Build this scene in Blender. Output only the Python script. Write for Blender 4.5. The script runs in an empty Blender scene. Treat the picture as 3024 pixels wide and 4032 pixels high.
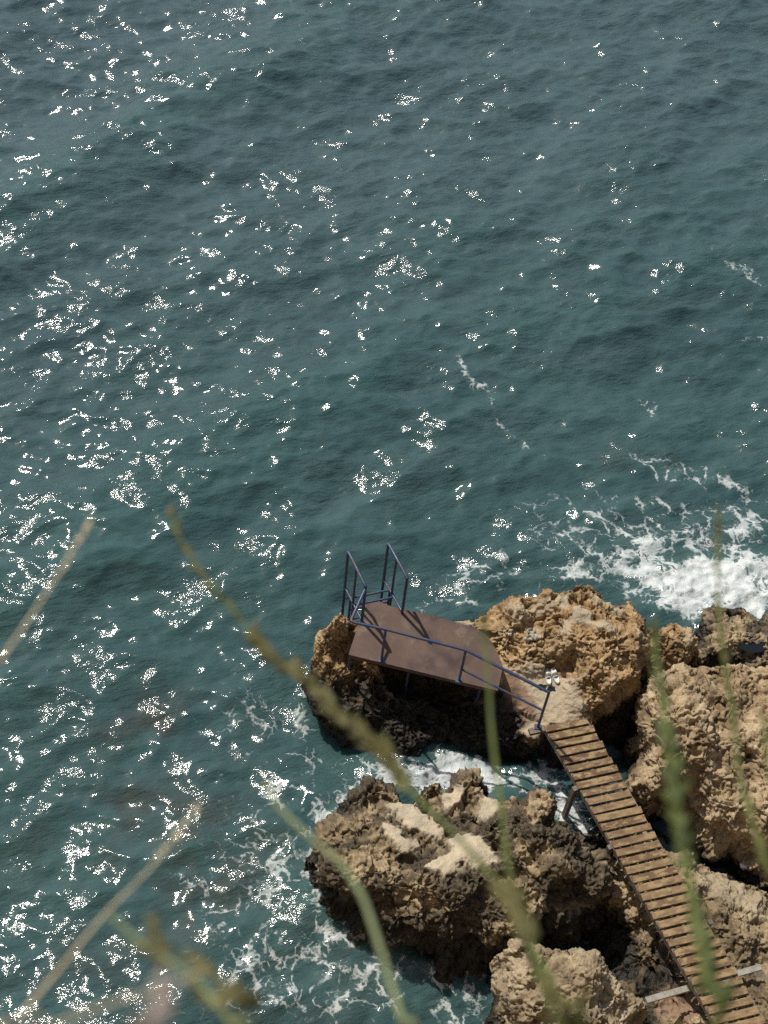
import bpy, bmesh, math, random
import numpy as np
from mathutils import Vector, Matrix
from mathutils.bvhtree import BVHTree

random.seed(7); RNG = np.random.default_rng(11)
SC = bpy.context.scene
COL = SC.collection
R = math.radians

# ------------------------------------------------------------------ camera
PITCH, ROLL, FPX, ZC = R(53.4), R(7.0), 6000.0, 21.8
CAM = Vector((0, 0, ZC))
FWD = Vector((0, math.cos(PITCH), -math.sin(PITCH)))
_r0 = Vector((1, 0, 0)); _u0 = Vector((0, math.sin(PITCH), math.cos(PITCH)))
RIGHT = math.cos(ROLL) * _r0 + math.sin(ROLL) * _u0
UP = -math.sin(ROLL) * _r0 + math.cos(ROLL) * _u0
cd = bpy.data.cameras.new('camera'); cam = bpy.data.objects.new('camera', cd); COL.objects.link(cam)
cam.matrix_world = Matrix((( RIGHT.x, UP.x, -FWD.x, CAM.x), (RIGHT.y, UP.y, -FWD.y, CAM.y),
                           (RIGHT.z, UP.z, -FWD.z, CAM.z), (0, 0, 0, 1)))
cd.sensor_fit = 'VERTICAL'; cd.sensor_height = 36.0; cd.sensor_width = 27.0
cd.lens = FPX / 4032 * 36; cd.clip_start = 0.05; cd.clip_end = 6000
cd.dof.use_dof = True; cd.dof.focus_distance = 25.0; cd.dof.aperture_fstop = 7.6
SC.camera = cam

# ------------------------------------------------------------------ world and sun
SUN_EL, SUN_AZ = R(54), R(-45)          # azimuth measured from +Y, clockwise
W = bpy.data.worlds.new('World'); SC.world = W; W.use_nodes = True
wn = W.node_tree; bg = wn.nodes['Background']
sky = wn.nodes.new('ShaderNodeTexSky'); sky.sky_type = 'NISHITA'; sky.sun_disc = False
sky.sun_elevation = SUN_EL; sky.sun_rotation = SUN_AZ; sky.altitude = 0; sky.dust_density = 2.0
wn.links.new(sky.outputs[0], bg.inputs[0]); bg.inputs[1].default_value = 0.092
sl = bpy.data.lights.new('sun', 'SUN'); sl.energy = 5.0; sl.angle = R(0.53); sl.color = (1, 0.95, 0.86)
sun = bpy.data.objects.new('sun', sl); COL.objects.link(sun)
SDIR = Vector((math.sin(SUN_AZ) * math.cos(SUN_EL), math.cos(SUN_AZ) * math.cos(SUN_EL), math.sin(SUN_EL)))
sun.rotation_euler = SDIR.to_track_quat('Z', 'Y').to_euler(); sun.location = (-8, 20, 30)
SC.view_settings.view_transform = 'Standard'; SC.view_settings.look = 'None'
SC.view_settings.exposure = -0.24; SC.view_settings.gamma = 1
SC.cycles.max_bounces = 6; SC.cycles.diffuse_bounces = 2; SC.cycles.glossy_bounces = 3
SC.cycles.sample_clamp_indirect = 4; SC.cycles.use_denoising = False; SC.cycles.filter_width = 1.5

# ------------------------------------------------------------------ helpers
def ray(x, y):
    """unit direction of a place in the photo (3024 x 4032)"""
    return (FWD * FPX + RIGHT * (x - 1512) + UP * (2016 - y)).normalized()
def at(x, y, z=0.0):
    d = ray(x, y); return CAM + d * ((z - CAM.z) / d.z)
def near(x, y, d):
    return CAM + ray(x, y) * d
def tag(o, label=None, cat=None, group=None, kind=None):
    if label: o['label'] = label
    if cat: o['category'] = cat
    if group: o['group'] = group
    if kind: o['kind'] = kind
    return o
def empty(name, loc):
    o = bpy.data.objects.new(name, None); o.location = loc; o.empty_display_size = .1; COL.objects.link(o); return o
def link(name, me, mat, parent=None):
    o = bpy.data.objects.new(name, me); COL.objects.link(o)
    if mat is not None: me.materials.append(mat)
    if parent is not None:
        o.parent = parent
        if parent.type == 'EMPTY': o.matrix_parent_inverse = Matrix.Translation(-parent.location)
    return o
def from_arrays(name, V, F):
    me = bpy.data.meshes.new(name)
    V = np.asarray(V, dtype=np.float32); F = np.asarray(F, dtype=np.int32)
    me.vertices.add(len(V)); me.vertices.foreach_set('co', V.ravel())
    k = F.shape[1]
    me.loops.add(F.size); me.loops.foreach_set('vertex_index', F.ravel())
    me.polygons.add(len(F)); me.polygons.foreach_set('loop_start', np.arange(0, F.size, k, dtype=np.int32))
    me.polygons.foreach_set('loop_total', np.full(len(F), k, dtype=np.int32))
    me.update(calc_edges=True)
    return me
def smooth(me, on=True):
    me.polygons.foreach_set('use_smooth', np.full(len(me.polygons), on)); return me
def attr(me, name, arr):
    a = me.attributes.new(name, 'FLOAT', 'POINT'); a.data.foreach_set('value', np.asarray(arr, dtype=np.float32))
def tube(bm, pts, rad, seg=10, cap=True):
    """round bar along a list of points; rad is a number or one per point"""
    pts = [Vector(p) for p in pts]; n = len(pts)
    rs = rad if isinstance(rad, (list, tuple)) else [rad] * n
    rings = []; ref = None
    for i in range(n):
        if i == 0: t = pts[1] - pts[0]
        elif i == n - 1: t = pts[-1] - pts[-2]
        else: t = (pts[i + 1] - pts[i]).normalized() + (pts[i] - pts[i - 1]).normalized()
        t.normalize()
        if ref is None: ref = t.orthogonal().normalized()
        a = (ref - t * ref.dot(t)).normalized(); ref = a; b = t.cross(a)
        k = 1.0
        if 0 < i < n - 1:
            c = (pts[i + 1] - pts[i]).normalized().dot(t); k = min(1 / max(c, .5), 1.4)
        rings.append([bm.verts.new(pts[i] + (a * math.cos(2 * math.pi * j / seg) + b * math.sin(2 * math.pi * j / seg)) * rs[i] * (k if seg > 4 else 1)) for j in range(seg)])
    for i in range(n - 1):
        for j in range(seg):
            bm.faces.new((rings[i][j], rings[i][(j + 1) % seg], rings[i + 1][(j + 1) % seg], rings[i + 1][j]))
    if cap:
        bm.faces.new(rings[0][::-1]); bm.faces.new(rings[-1])
def box(bm, c, ax, ay, az, sx, sy, sz):
    """box with centre c, unit axes and full sizes"""
    vs = [bm.verts.new(c + ax * (sx / 2 * i) + ay * (sy / 2 * j) + az * (sz / 2 * k)) for i in (-1, 1) for j in (-1, 1) for k in (-1, 1)]
    for f in ((0, 1, 3, 2), (4, 6, 7, 5), (0, 4, 5, 1), (2, 3, 7, 6), (0, 2, 6, 4), (1, 5, 7, 3)):
        bm.faces.new([vs[i] for i in f])
    return vs
def done(bm, name, mat, parent=None, sm=True):
    bmesh.ops.recalc_face_normals(bm, faces=bm.faces)
    me = bpy.data.meshes.new(name); bm.to_mesh(me); bm.free()
    if sm:
        smooth(me)
        try: me.set_sharp_from_angle(angle=R(40))
        except Exception: pass
    return link(name, me, mat, parent)

# ------------------------------------------------------------------ noise on arrays
def _hash(ix, iy, iz, s):
    h = (ix.astype(np.uint32) * np.uint32(374761393) + iy.astype(np.uint32) * np.uint32(668265263)
         + iz.astype(np.uint32) * np.uint32(2147483647) + np.uint32(s * 144269 + 17))
    h = (h ^ (h >> np.uint32(13))) * np.uint32(1274126177)
    h = (h ^ (h >> np.uint32(16))) * np.uint32(2246822519)
    return h ^ (h >> np.uint32(15))
_G = RNG.normal(size=(256, 3)).astype(np.float32); _G /= np.linalg.norm(_G, axis=1)[:, None]
def _perlin(P, s):
    I = np.floor(P).astype(np.int64); F = (P - I).astype(np.float32)
    U = F * F * F * (F * (F * 6 - 15) + 10)
    out = np.zeros(len(P), np.float32)
    for dx in (0, 1):
        wx = U[:, 0] if dx else 1 - U[:, 0]
        for dy in (0, 1):
            wy = U[:, 1] if dy else 1 - U[:, 1]
            for dz in (0, 1):
                wz = U[:, 2] if dz else 1 - U[:, 2]
                g = _G[_hash(I[:, 0] + dx, I[:, 1] + dy, I[:, 2] + dz, s) & np.uint32(255)]
                out += wx * wy * wz * (g[:, 0] * (F[:, 0] - dx) + g[:, 1] * (F[:, 1] - dy) + g[:, 2] * (F[:, 2] - dz))
    return out * 1.5
def noise(P, size, s=0, octs=1, rough=.5):
    P = np.asarray(P, np.float32); out = np.zeros(len(P), np.float32); a = 1.0; f = 1.0 / size
    for o in range(octs):
        for c in range(0, len(P), 200000):
            out[c:c + 200000] += a * _perlin(P[c:c + 200000] * f + 13.7 * o, s + o)
        a *= rough; f *= 2.03
    return out
def worley(P, size, s=0):
    """distance to the nearest scattered point, in cells"""
    P = np.asarray(P, np.float32) / size; out = np.full(len(P), 9., np.float32)
    I = np.floor(P).astype(np.int64); F = (P - I).astype(np.float32)
    for dx in (-1, 0, 1):
        for dy in (-1, 0, 1):
            for dz in (-1, 0, 1):
                h = _hash(I[:, 0] + dx, I[:, 1] + dy, I[:, 2] + dz, s)
                jx = (h & np.uint32(1023)).astype(np.float32) / 1023; jy = ((h >> np.uint32(10)) & np.uint32(1023)).astype(np.float32) / 1023
                jz = ((h >> np.uint32(20)) & np.uint32(1023)).astype(np.float32) / 1023
                d = (dx + jx - F[:, 0]) ** 2 + (dy + jy - F[:, 1]) ** 2 + (dz + jz - F[:, 2]) ** 2
                np.minimum(out, d, out=out)
    return np.sqrt(out)
def sstep(a, b, x):
    t = np.clip((x - a) / (b - a), 0, 1); return t * t * (3 - 2 * t)
def poly_sd(X, Y, poly):
    """signed distance to a closed polygon, positive inside"""
    P = np.array(poly, dtype=np.float64); Q = np.roll(P, -1, 0)
    d2 = np.full(X.shape, 1e9); ins = np.zeros(X.shape, bool)
    for (x0, y0), (x1, y1) in zip(P, Q):
        ex, ey = x1 - x0, y1 - y0; L = ex * ex + ey * ey + 1e-12
        t = np.clip(((X - x0) * ex + (Y - y0) * ey) / L, 0, 1)
        d2 = np.minimum(d2, (X - x0 - t * ex) ** 2 + (Y - y0 - t * ey) ** 2)
        if y0 != y1:
            c = ((y0 > Y) != (y1 > Y)) & (X < (x1 - x0) * (Y - y0) / (y1 - y0) + x0); ins ^= c
    d = np.sqrt(d2); return np.where(ins, d, -d)

# ------------------------------------------------------------------ materials
class NT:
    def __init__(s, name):
        s.m = bpy.data.materials.new(name); s.m.use_nodes = True; s.t = s.m.node_tree
        s.b = s.t.nodes['Principled BSDF']
    def n(s, typ, **kw):
        o = s.t.nodes.new('ShaderNode' + typ)
        for k, v in kw.items():
            if k in o.inputs.keys() if isinstance(k, str) else False: s.set(o, k, v)
            else: setattr(o, k, v)
        return o
    def set(s, node, key, v):
        i = node.inputs[key] if not hasattr(key, 'links') else key
        if hasattr(v, 'is_linked') or isinstance(v, bpy.types.NodeSocket): s.t.links.new(v, i)
        else: i.default_value = v
    def noise(s, scale, vec=None, detail=4, rough=.5, dist=0, four=None):
        o = s.t.nodes.new('ShaderNodeTexNoise'); o.inputs['Scale'].default_value = scale
        o.inputs['Detail'].default_value = detail; o.inputs['Roughness'].default_value = rough; o.inputs['Distortion'].default_value = dist
        if vec is not None: s.t.links.new(vec, o.inputs['Vector'])
        return o.outputs[0]
    def coord(s, which='Object'):
        return s.t.nodes.new('ShaderNodeTexCoord').outputs[which]
    def geo(s): return s.t.nodes.new('ShaderNodeNewGeometry').outputs['Position']
    def attr(s, name):
        o = s.t.nodes.new('ShaderNodeAttribute'); o.attribute_name = name; return o.outputs['Fac']
    def math(s, op, a, b=0.5, clamp=False):
        o = s.t.nodes.new('ShaderNodeMath'); o.operation = op; o.use_clamp = clamp
        s.set(o, 0, a) if False else None
        for i, v in ((0, a), (1, b)):
            if isinstance(v, (int, float)): o.inputs[i].default_value = v
            else: s.t.links.new(v, o.inputs[i])
        return o.outputs[0]
    def mapr(s, v, a, b, c=0, d=1, sm=True):
        o = s.t.nodes.new('ShaderNodeMapRange'); o.interpolation_type = 'SMOOTHSTEP' if sm else 'LINEAR'
        s.t.links.new(v, o.inputs[0])
        for i, x in enumerate((a, b, c, d)): o.inputs[i + 1].default_value = x
        return o.outputs[0]
    def mix(s, f, a, b):
        o = s.t.nodes.new('ShaderNodeMix'); o.data_type = 'RGBA'
        for i, v in ((0, f), (6, a), (7, b)):
            if isinstance(v, (int, float)): o.inputs[i].default_value = v
            elif isinstance(v, tuple): o.inputs[i].default_value = (*v, 1)
            else: s.t.links.new(v, o.inputs[i])
        return o.outputs[2]
    def bump(s, h, strength, dist, prev=None):
        o = s.t.nodes.new('ShaderNodeBump'); o.inputs['Strength'].default_value = strength; o.inputs['Distance'].default_value = dist
        s.t.links.new(h, o.inputs['Height'])
        if prev is not None: s.t.links.new(prev, o.inputs['Normal'])
        return o.outputs[0]
    def vmap(s, vec, scale=(1, 1, 1), rot=(0, 0, 0)):
        o = s.t.nodes.new('ShaderNodeMapping'); o.inputs['Scale'].default_value = scale; o.inputs['Rotation'].default_value = rot
        s.t.links.new(vec, o.inputs[0]); return o.outputs[0]
    def voro(s, scale, vec=None, feature='F1'):
        o = s.t.nodes.new('ShaderNodeTexVoronoi'); o.feature = feature; o.inputs['Scale'].default_value = scale
        if vec is not None: s.t.links.new(vec, o.inputs['Vector'])
        return o.outputs['Distance']
    def out(s, color=None, rough=None, normal=None, **kw):
        for k, v in (('Base Color', color), ('Roughness', rough), ('Normal', normal)):
            if v is None: continue
            if isinstance(v, tuple): s.b.inputs[k].default_value = (*v, 1)
            elif isinstance(v, (int, float)): s.b.inputs[k].default_value = v
            else: s.t.links.new(v, s.b.inputs[k])
        for k, v in kw.items(): s.b.inputs[k.replace('_', ' ')].default_value = v
        return s.m

def rock_mat(name, tan, light, dark, grey=0.25):
    t = NT(name); p = t.geo()
    big = t.noise(.9, p, 5, .6); mid = t.noise(4.5, p, 6, .65); fine = t.noise(26, p, 5, .7)
    c = t.mix(t.mapr(mid, .38, .62), tan, light)
    c = t.mix(t.mapr(big, .42, .60), c, t.mix(t.mapr(mid, .35, .6), dark, tan))
    c = t.mix(t.mapr(fine, .50, .72, 0, .55), c, dark)
    c = t.mix(t.mapr(t.noise(2.2, p, 4, .6), .56, .68, 0, grey), c, (.33, .29, .22))
    # smooth mortar patches
    pa = t.attr('patch')
    pc = t.mix(t.mapr(mid, .35, .65), (.47, .38, .26), (.37, .32, .24))
    c = t.mix(pa, c, pc)
    c = t.mix(t.attr('pale'), c, t.mix(t.mapr(mid, .35, .65), (.54, .45, .31), (.41, .35, .26)))
    c = t.mix(t.attr('pink'), c, (.27, .18, .12))
    # weathered crust and wet weed band, both spread to paint shade on rock fronts
    c = t.mix(t.attr('crust_shade'), c, t.mix(t.mapr(fine, .4, .65), (.058, .047, .033), (.135, .105, .068)))
    wet = t.attr('wet')
    c = t.mix(wet, c, t.mix(t.mapr(mid, .4, .6), (.014, .012, .010), (.036, .030, .021)))
    rough = t.mapr(wet, 0, 1, .95, .38)
    nb = t.bump(t.noise(60, p, 6, .7), .55, .02)
    nb = t.bump(t.voro(38, p), .35, .02, nb)
    return t.out(c, rough, nb, Specular_IOR_Level=.25)

M = {}
M['rock_warm'] = rock_mat('limestone_warm', (.38, .250, .125), (.50, .365, .21), (.165, .10, .048))
M['rock_pale'] = rock_mat('limestone_pale', (.365, .27, .16), (.50, .39, .25), (.165, .112, .064), .15)
M['rock_dark'] = rock_mat('limestone_brown', (.25, .188, .112), (.45, .35, .215), (.085, .066, .042), .2)

def steel_mat():
    t = NT('worn_blue_paint'); p = t.geo()
    n1 = t.noise(9, p, 6, .65); n2 = t.noise(60, p, 4, .6)
    rust = t.mix(t.mapr(n2, .4, .65), (.05, .033, .026), (.10, .075, .058))
    c = t.mix(t.mapr(n1, .42, .66), (.020, .047, .130), rust)
    c = t.mix(t.mapr(n2, .58, .7, 0, .6), c, (.10, .075, .06))
    return t.out(c, t.mapr(n1, .4, .6, .38, .6), t.bump(n2, .4, .004), Specular_IOR_Level=.6)
M['steel'] = steel_mat()
def plate_mat():
    t = NT('rusty_plate'); p = t.geo()
    n1 = t.noise(1.6, p, 5, .6); n2 = t.noise(14, p, 5, .7); n3 = t.noise(95, p, 3, .6)
    c = t.mix(t.mapr(n1, .4, .6), (.090, .050, .034), (.112, .067, .044))
    c = t.mix(t.mapr(n2, .45, .7, 0, .7), c, (.066, .048, .046))
    c = t.mix(t.mapr(n3, .55, .7, 0, .10), c, (.15, .11, .09))
    c = t.mix(t.mapr(t.noise(1.3, p, 4, .55), .46, .62, 0, .75), c, (.045, .026, .027))
    c = t.mix(t.mapr(t.noise(2.6, p, 6, .65), .54, .66, 0, .65), c, (.185, .135, .095))
    return t.out(c, t.mapr(t.noise(1.3, p, 4, .55), .4, .62, .62, .30), t.bump(n3, .35, .004, t.bump(t.voro(70, p), .15, .003)), Specular_IOR_Level=.35)
M['plate'] = plate_mat()
def wood_mat():
    t = NT('weathered_planks'); u = t.coord('UV')
    g = t.noise(1, t.vmap(u, (5, 60, 1)), 6, .7); st = t.noise(1, t.vmap(u, (6, 13, 1)), 5, .62)
    a = t.attr('tone')
    c = t.mix(a, (.135, .075, .038), (.255, .168, .088))
    c = t.mix(t.mapr(st, .47, .56), c, (.315, .225, .115))
    c = t.mix(t.mapr(t.noise(1, t.vmap(u, (3.1, 7, 1)), 4, .6), .50, .64, 0, .75), c, (.115, .070, .042))
    c = t.mix(t.mapr(g, .5, .68, 0, .55), c, (.10, .068, .042))
    return t.out(c, .72, t.bump(g, .5, .006), Specular_IOR_Level=.3)
M['wood'] = wood_mat()
def simple(name, a, b, scale, rough=.7, bump=.3, dist=.004, spec=.4):
    t = NT(name); p = t.geo(); n = t.noise(scale, p, 5, .6)
    return t.out(t.mix(t.mapr(n, .38, .62), a, b), rough, t.bump(n, bump, dist), Specular_IOR_Level=spec)
M['timber'] = simple('grey_timber', (.13, .10, .075), (.22, .18, .14), 18)
M['beam'] = simple('pale_metal_beam', (.33, .32, .28), (.24, .22, .18), 12, .5)
M['shoe'] = simple('white_rubber', (.74, .73, .68), (.66, .64, .58), 30, .5, .1)
M['sandal'] = simple('dusty_beige_rubber', (.40, .37, .31), (.30, .27, .22), 30, .6, .1)
M['strap'] = simple('dark_band', (.10, .105, .09), (.16, .16, .14), 40, .6)
M['scrap'] = simple('white_scrap', (.75, .74, .72), (.65, .64, .62), 30, .6)
def plant(name, a, b, trans=.25):
    t = NT(name); p = t.geo(); n = t.noise(60, p, 3, .6)
    m = t.out(t.mix(t.mapr(n, .35, .65), a, b), .6, None, Specular_IOR_Level=.3)
    return m
M['green'] = plant('green_stem', (.075, .095, .020), (.12, .14, .034))
M['lush'] = plant('deep_green_stem', (.045, .060, .013), (.078, .095, .021))
M['olive'] = plant('olive_spikelet', (.080, .072, .020), (.12, .105, .032))
M['sage'] = plant('grey_green_stem', (.16, .19, .08), (.22, .25, .12))
M['straw'] = plant('dry_straw', (.46, .37, .22), (.56, .47, .31))
M['plume'] = plant('dusty_pink_plume', (.26, .20, .165), (.32, .25, .21))

# ------------------------------------------------------------------ the sea
def ocean_patch(N, L, wind, V, seed, spread, pw_=4.0):
    rg = np.random.default_rng(seed)
    k1 = np.fft.fftfreq(N, L / N) * 2 * np.pi
    kx, ky = np.meshgrid(k1, k1, indexing='ij'); k = np.hypot(kx, ky); k[0, 0] = 1
    Lw = V * V / 9.81
    c = (kx * wind[0] + ky * wind[1]) / k
    P = np.exp(-1 / (k * Lw) ** 2) / k ** pw_ * (np.abs(c) ** spread * np.where(c > 0, 1, .25) + .06) * np.exp(-(k * .035) ** 2)
    P[0, 0] = 0
    h = np.sqrt(P) * (rg.normal(size=(N, N)) + 1j * rg.normal(size=(N, N)))
    H = np.fft.ifft2(h); z = H.real
    dx = np.fft.ifft2(1j * kx / k * h).real; dy = np.fft.ifft2(1j * ky / k * h).real
    s = z.std(); return z / s, dx / s, dy / s
def samp(T, X, Y, L):
    N = T.shape[0]; u = (X / L * N) % N; v = (Y / L * N) % N
    i = np.floor(u).astype(int); j = np.floor(v).astype(int); a = u - i; b = v - j; i %= N; j %= N
    i2 = (i + 1) % N; j2 = (j + 1) % N
    return T[i, j] * (1 - a) * (1 - b) + T[i2, j] * a * (1 - b) + T[i, j2] * (1 - a) * b + T[i2, j2] * a * b
WIND = (math.sin(R(141)), math.cos(R(141)))
WIND2 = (math.sin(R(175)), math.cos(R(175)))
def axis(lo, hi, step, far):
    a = list(np.arange(lo, hi, step)); s = step; x = hi
    while x < far: a.append(x); s *= 1.22; x += s
    b = []; s = step * 1.22; x = lo - s
    while x > -far: b.append(x); s *= 1.22; x -= s
    return np.array(b[::-1] + a)
xs = axis(-12, 12, .04, 3000); ys = axis(4, 40, .045, 3000)
X, Y = np.meshgrid(xs, ys, indexing='ij')
zA, dxA, dyA = ocean_patch(1024, 41., WIND, 2.9, 3, 7, 4.1)
zB, dxB, dyB = ocean_patch(512, 17.3, WIND2, 1.4, 8, 3, 3.7)
A1, A2 = .072, .028
fall = 1.0
Z = A1 * samp(zA, X, Y, 41.) + A2 * samp(zB, X, Y, 17.3)
DX = .45 * (A1 * samp(dxA, X, Y, 41.) + A2 * samp(dxB, X, Y, 17.3))
DY = .45 * (A1 * samp(dyA, X, Y, 41.) + A2 * samp(dyB, X, Y, 17.3))
# a long low swell under the chop
for az, lam, amp, s1, s2 in ((143, 8.5, .165, 1.0, .2), (133, 5.2, .070, 2.1, 1.3), (152, 3.6, .03, .4, 2.2)):
    ph = (X * math.sin(R(az)) + Y * math.cos(R(az))) * 2 * math.pi / lam + .8 * np.sin(X * .33 + s1) + .6 * np.sin(Y * .27 + X * .11 + s2) + s1
    env = .65 + .35 * np.sin(X * .21 - Y * .16 + s2 * 2)
    Z += amp * env * (np.sin(ph) + .22 * np.sin(2 * ph + .5 * math.pi) * -1)
damp = 1 / (1 + np.maximum(0, np.hypot(X, Y - 20) - 60) / 80) * .8 + .2
Z *= damp

# foam and painted glint streaks, laid out on the water in metres round the rocks
def D(u, v): return (u * 1.8228, v * 1.8228)
def blob(u, v, ru, rv, ang, s):
    p = at(*D(u, v), 0.0); return (p.x, p.y, ru / 138., rv / 116., R(ang), s)
FOAM_GLINTS = [  # surge behind the right-hand rock
    blob(1540, 1270, 150, 55, 0, 1.35), blob(1470, 1310, 70, 35, 0, 1.2), blob(1640, 1230, 90, 50, 0, 1.1), blob(1400, 1225, 120, 26, 8, .9),
    blob(1440, 1285, 60, 30, 0, 1.1), blob(1400, 1262, 60, 40, 0, .95), blob(1620, 1300, 90, 30, 0, 1.2), blob(1330, 1195, 130, 30, -10, .62), blob(1250, 1170, 110, 30, -14, .55), blob(1180, 1090, 60, 25, -30, .45),
    blob(1400, 1080, 150, 20, -12, .6), blob(1450, 1010, 110, 18, -6, .58), blob(1560, 1040, 110, 20, -6, .55), blob(1600, 1120, 110, 40, 0, .62),
    blob(1480, 1150, 120, 40, 0, .5), blob(1640, 740, 60, 12, 15, .4), blob(1020, 825, 120, 13, -55, .66), blob(1130, 945, 90, 8, -50, .58), blob(1600, 590, 110, 12, -35, .56), blob(1420, 880, 50, 12, -60, .4), blob(1250, 1230, 90, 22, 0, .62), blob(1330, 1140, 140, 26, -12, .55), blob(1300, 1120, 90, 40, 0, .42),  # long diagonal streaks here are sun glints painted in as foam
    blob(1560, 1180, 120, 40, 0, .75), blob(1380, 1180, 90, 30, -10, .7), blob(1050, 1210, 90, 30, 10, .48), blob(980, 1240, 60, 25, 0, .5), blob(1120, 1250, 60, 20, 0, .5), blob(1010, 1290, 70, 12, 0, .6), blob(900, 1290, 60, 20, 0, .3),
    blob(1230, 1225, 60, 14, 0, .6),
    # channel between the platform rock and the middle rock
    blob(960, 1690, 200, 30, 0, 1.0), blob(930, 1655, 110, 34, 0, 1.15), blob(840, 1680, 50, 22, 0, 1.0), blob(780, 1710, 70, 20, 25, .9), blob(1010, 1680, 80, 24, 0, .95), blob(1090, 1690, 80, 22, 0, .8),
    blob(1190, 1680, 60, 35, 0, .75), blob(1225, 1740, 30, 60, 0, 1.05), blob(735, 1760, 45, 16, 35, .9), blob(1240, 1790, 26, 30, 0, 1.2),
    # left flank
    blob(640, 1550, 22, 55, 0, .62), blob(560, 1560, 80, 60, 0, .36), blob(500, 1600, 70, 50, 0, .36), blob(660, 1640, 60, 30, 20, .45), blob(600, 1700, 60, 25, 20, .45),
    blob(520, 1800, 90, 60, 0, .42), blob(640, 1820, 60, 30, 0, .46), blob(600, 1900, 80, 50, 0, .5), blob(680, 1900, 30, 70, 0, .62), blob(500, 1980, 90, 60, 0, .46),
    blob(700, 2010, 90, 24, -10, .62), blob(760, 2040, 80, 26, -20, .66), blob(650, 2080, 120, 40, 0, .5), blob(560, 2140, 140, 50, 0, .48), blob(760, 2150, 120, 40, 0, .52),
    blob(880, 2120, 90, 30, 10, .58), blob(960, 2180, 110, 26, 0, .55), blob(1030, 2110, 40, 60, 0, .45), blob(420, 1900, 60, 60, 0, .3), blob(450, 2080, 60, 60, 0, .34),
    blob(230, 1640, 10, 10, 0, .1), blob(660, 1480, 20, 20, 0, .5), blob(860, 2010, 40, 20, 0, .5),
    blob(1480, 1760, 60, 14, 0, .6), blob(1120, 2010, 50, 30, 0, .3)]
foam_and_glints = np.zeros_like(X)
dense = (np.abs(X) < 14) & (Y > 3) & (Y < 42)
wob = np.zeros_like(X)
PP = np.stack([X[dense], Y[dense], 0 * X[dense]], 1)
w1 = noise(PP, .9, 5, 3); w2 = noise(PP, .9, 9, 3)
fx = X[dense] + w1 * .35; fy = Y[dense] + w2 * .35
fd = np.zeros(len(fx))
for (bx, by, ra, rb, an, s) in FOAM_GLINTS:
    ca, sa = math.cos(an), math.sin(an)
    ux = (fx - bx) * ca + (fy - by) * sa; uy = -(fx - bx) * sa + (fy - by) * ca
    g = s * np.exp(-((ux / ra) ** 2 + (uy / rb) ** 2) * .8)
    fd = np.maximum(fd, g) + .15 * np.minimum(fd, g)
foam_and_glints[dense] = fd * np.where((PP[:, 0] < -1.4) & (PP[:, 1] < 11.5), .78, 1)
lump = np.zeros_like(X); lump[dense] = noise(PP, .22, 21, 4, .6) * sstep(.55, 1.1, fd)
Z = Z * (1 - .3 * np.clip(foam_and_glints, 0, 1)) + lump * .07
shal = np.zeros_like(X)
for (u, v, ru, rv, s) in ((350, 1560, 170, 60, .9), (300, 1750, 130, 60, .8), (480, 1820, 120, 80, .8), (420, 1960, 120, 60, .8), (150, 1850, 120, 60, .5), (250, 2080, 140, 60, .6), (1350, 1000, 160, 60, .35), (700, 2100, 120, 80, .5)):
    p = at(*D(u, v), 0); shal += s * np.exp(-(((X - p.x) / (ru / 138)) ** 2 + ((Y - p.y) / (rv / 116)) ** 2))
nx, ny = X.shape
V = np.stack([X + DX * damp, Y + DY * damp, Z], -1).reshape(-1, 3)
idx = np.arange(nx * ny).reshape(nx, ny)
F = np.stack([idx[:-1, :-1], idx[1:, :-1], idx[1:, 1:], idx[:-1, 1:]], -1).reshape(-1, 4)
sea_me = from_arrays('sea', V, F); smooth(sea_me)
attr(sea_me, 'foam_and_glints', foam_and_glints.ravel()); attr(sea_me, 'shallow', np.clip(shal, 0, 1).ravel())
channel_shade = np.zeros_like(X)  # shade of the rock channels painted into the water over a dark bottom
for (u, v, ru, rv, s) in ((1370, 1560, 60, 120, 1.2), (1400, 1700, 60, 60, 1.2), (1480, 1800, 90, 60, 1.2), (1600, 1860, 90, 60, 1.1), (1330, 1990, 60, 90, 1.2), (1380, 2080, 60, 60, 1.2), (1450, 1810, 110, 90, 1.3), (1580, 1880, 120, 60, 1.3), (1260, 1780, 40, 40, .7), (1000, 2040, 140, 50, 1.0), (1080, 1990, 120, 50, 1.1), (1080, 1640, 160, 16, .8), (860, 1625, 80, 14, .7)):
    p = at(*D(u, v), 0); channel_shade = np.maximum(channel_shade, s * np.exp(-(((X - p.x) / (ru / 138)) ** 2 + ((Y - p.y) / (rv / 116)) ** 2)))
attr(sea_me, 'far_haze', (.8 * sstep(13, 32, Y - X * .5)).ravel()); attr(sea_me, 'crest', (Z / Z.std()).ravel()); attr(sea_me, 'channel_shade', sstep(.15, .8, channel_shade).ravel())  # far water paler with distance, haze and sky reflection painted in

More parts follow.
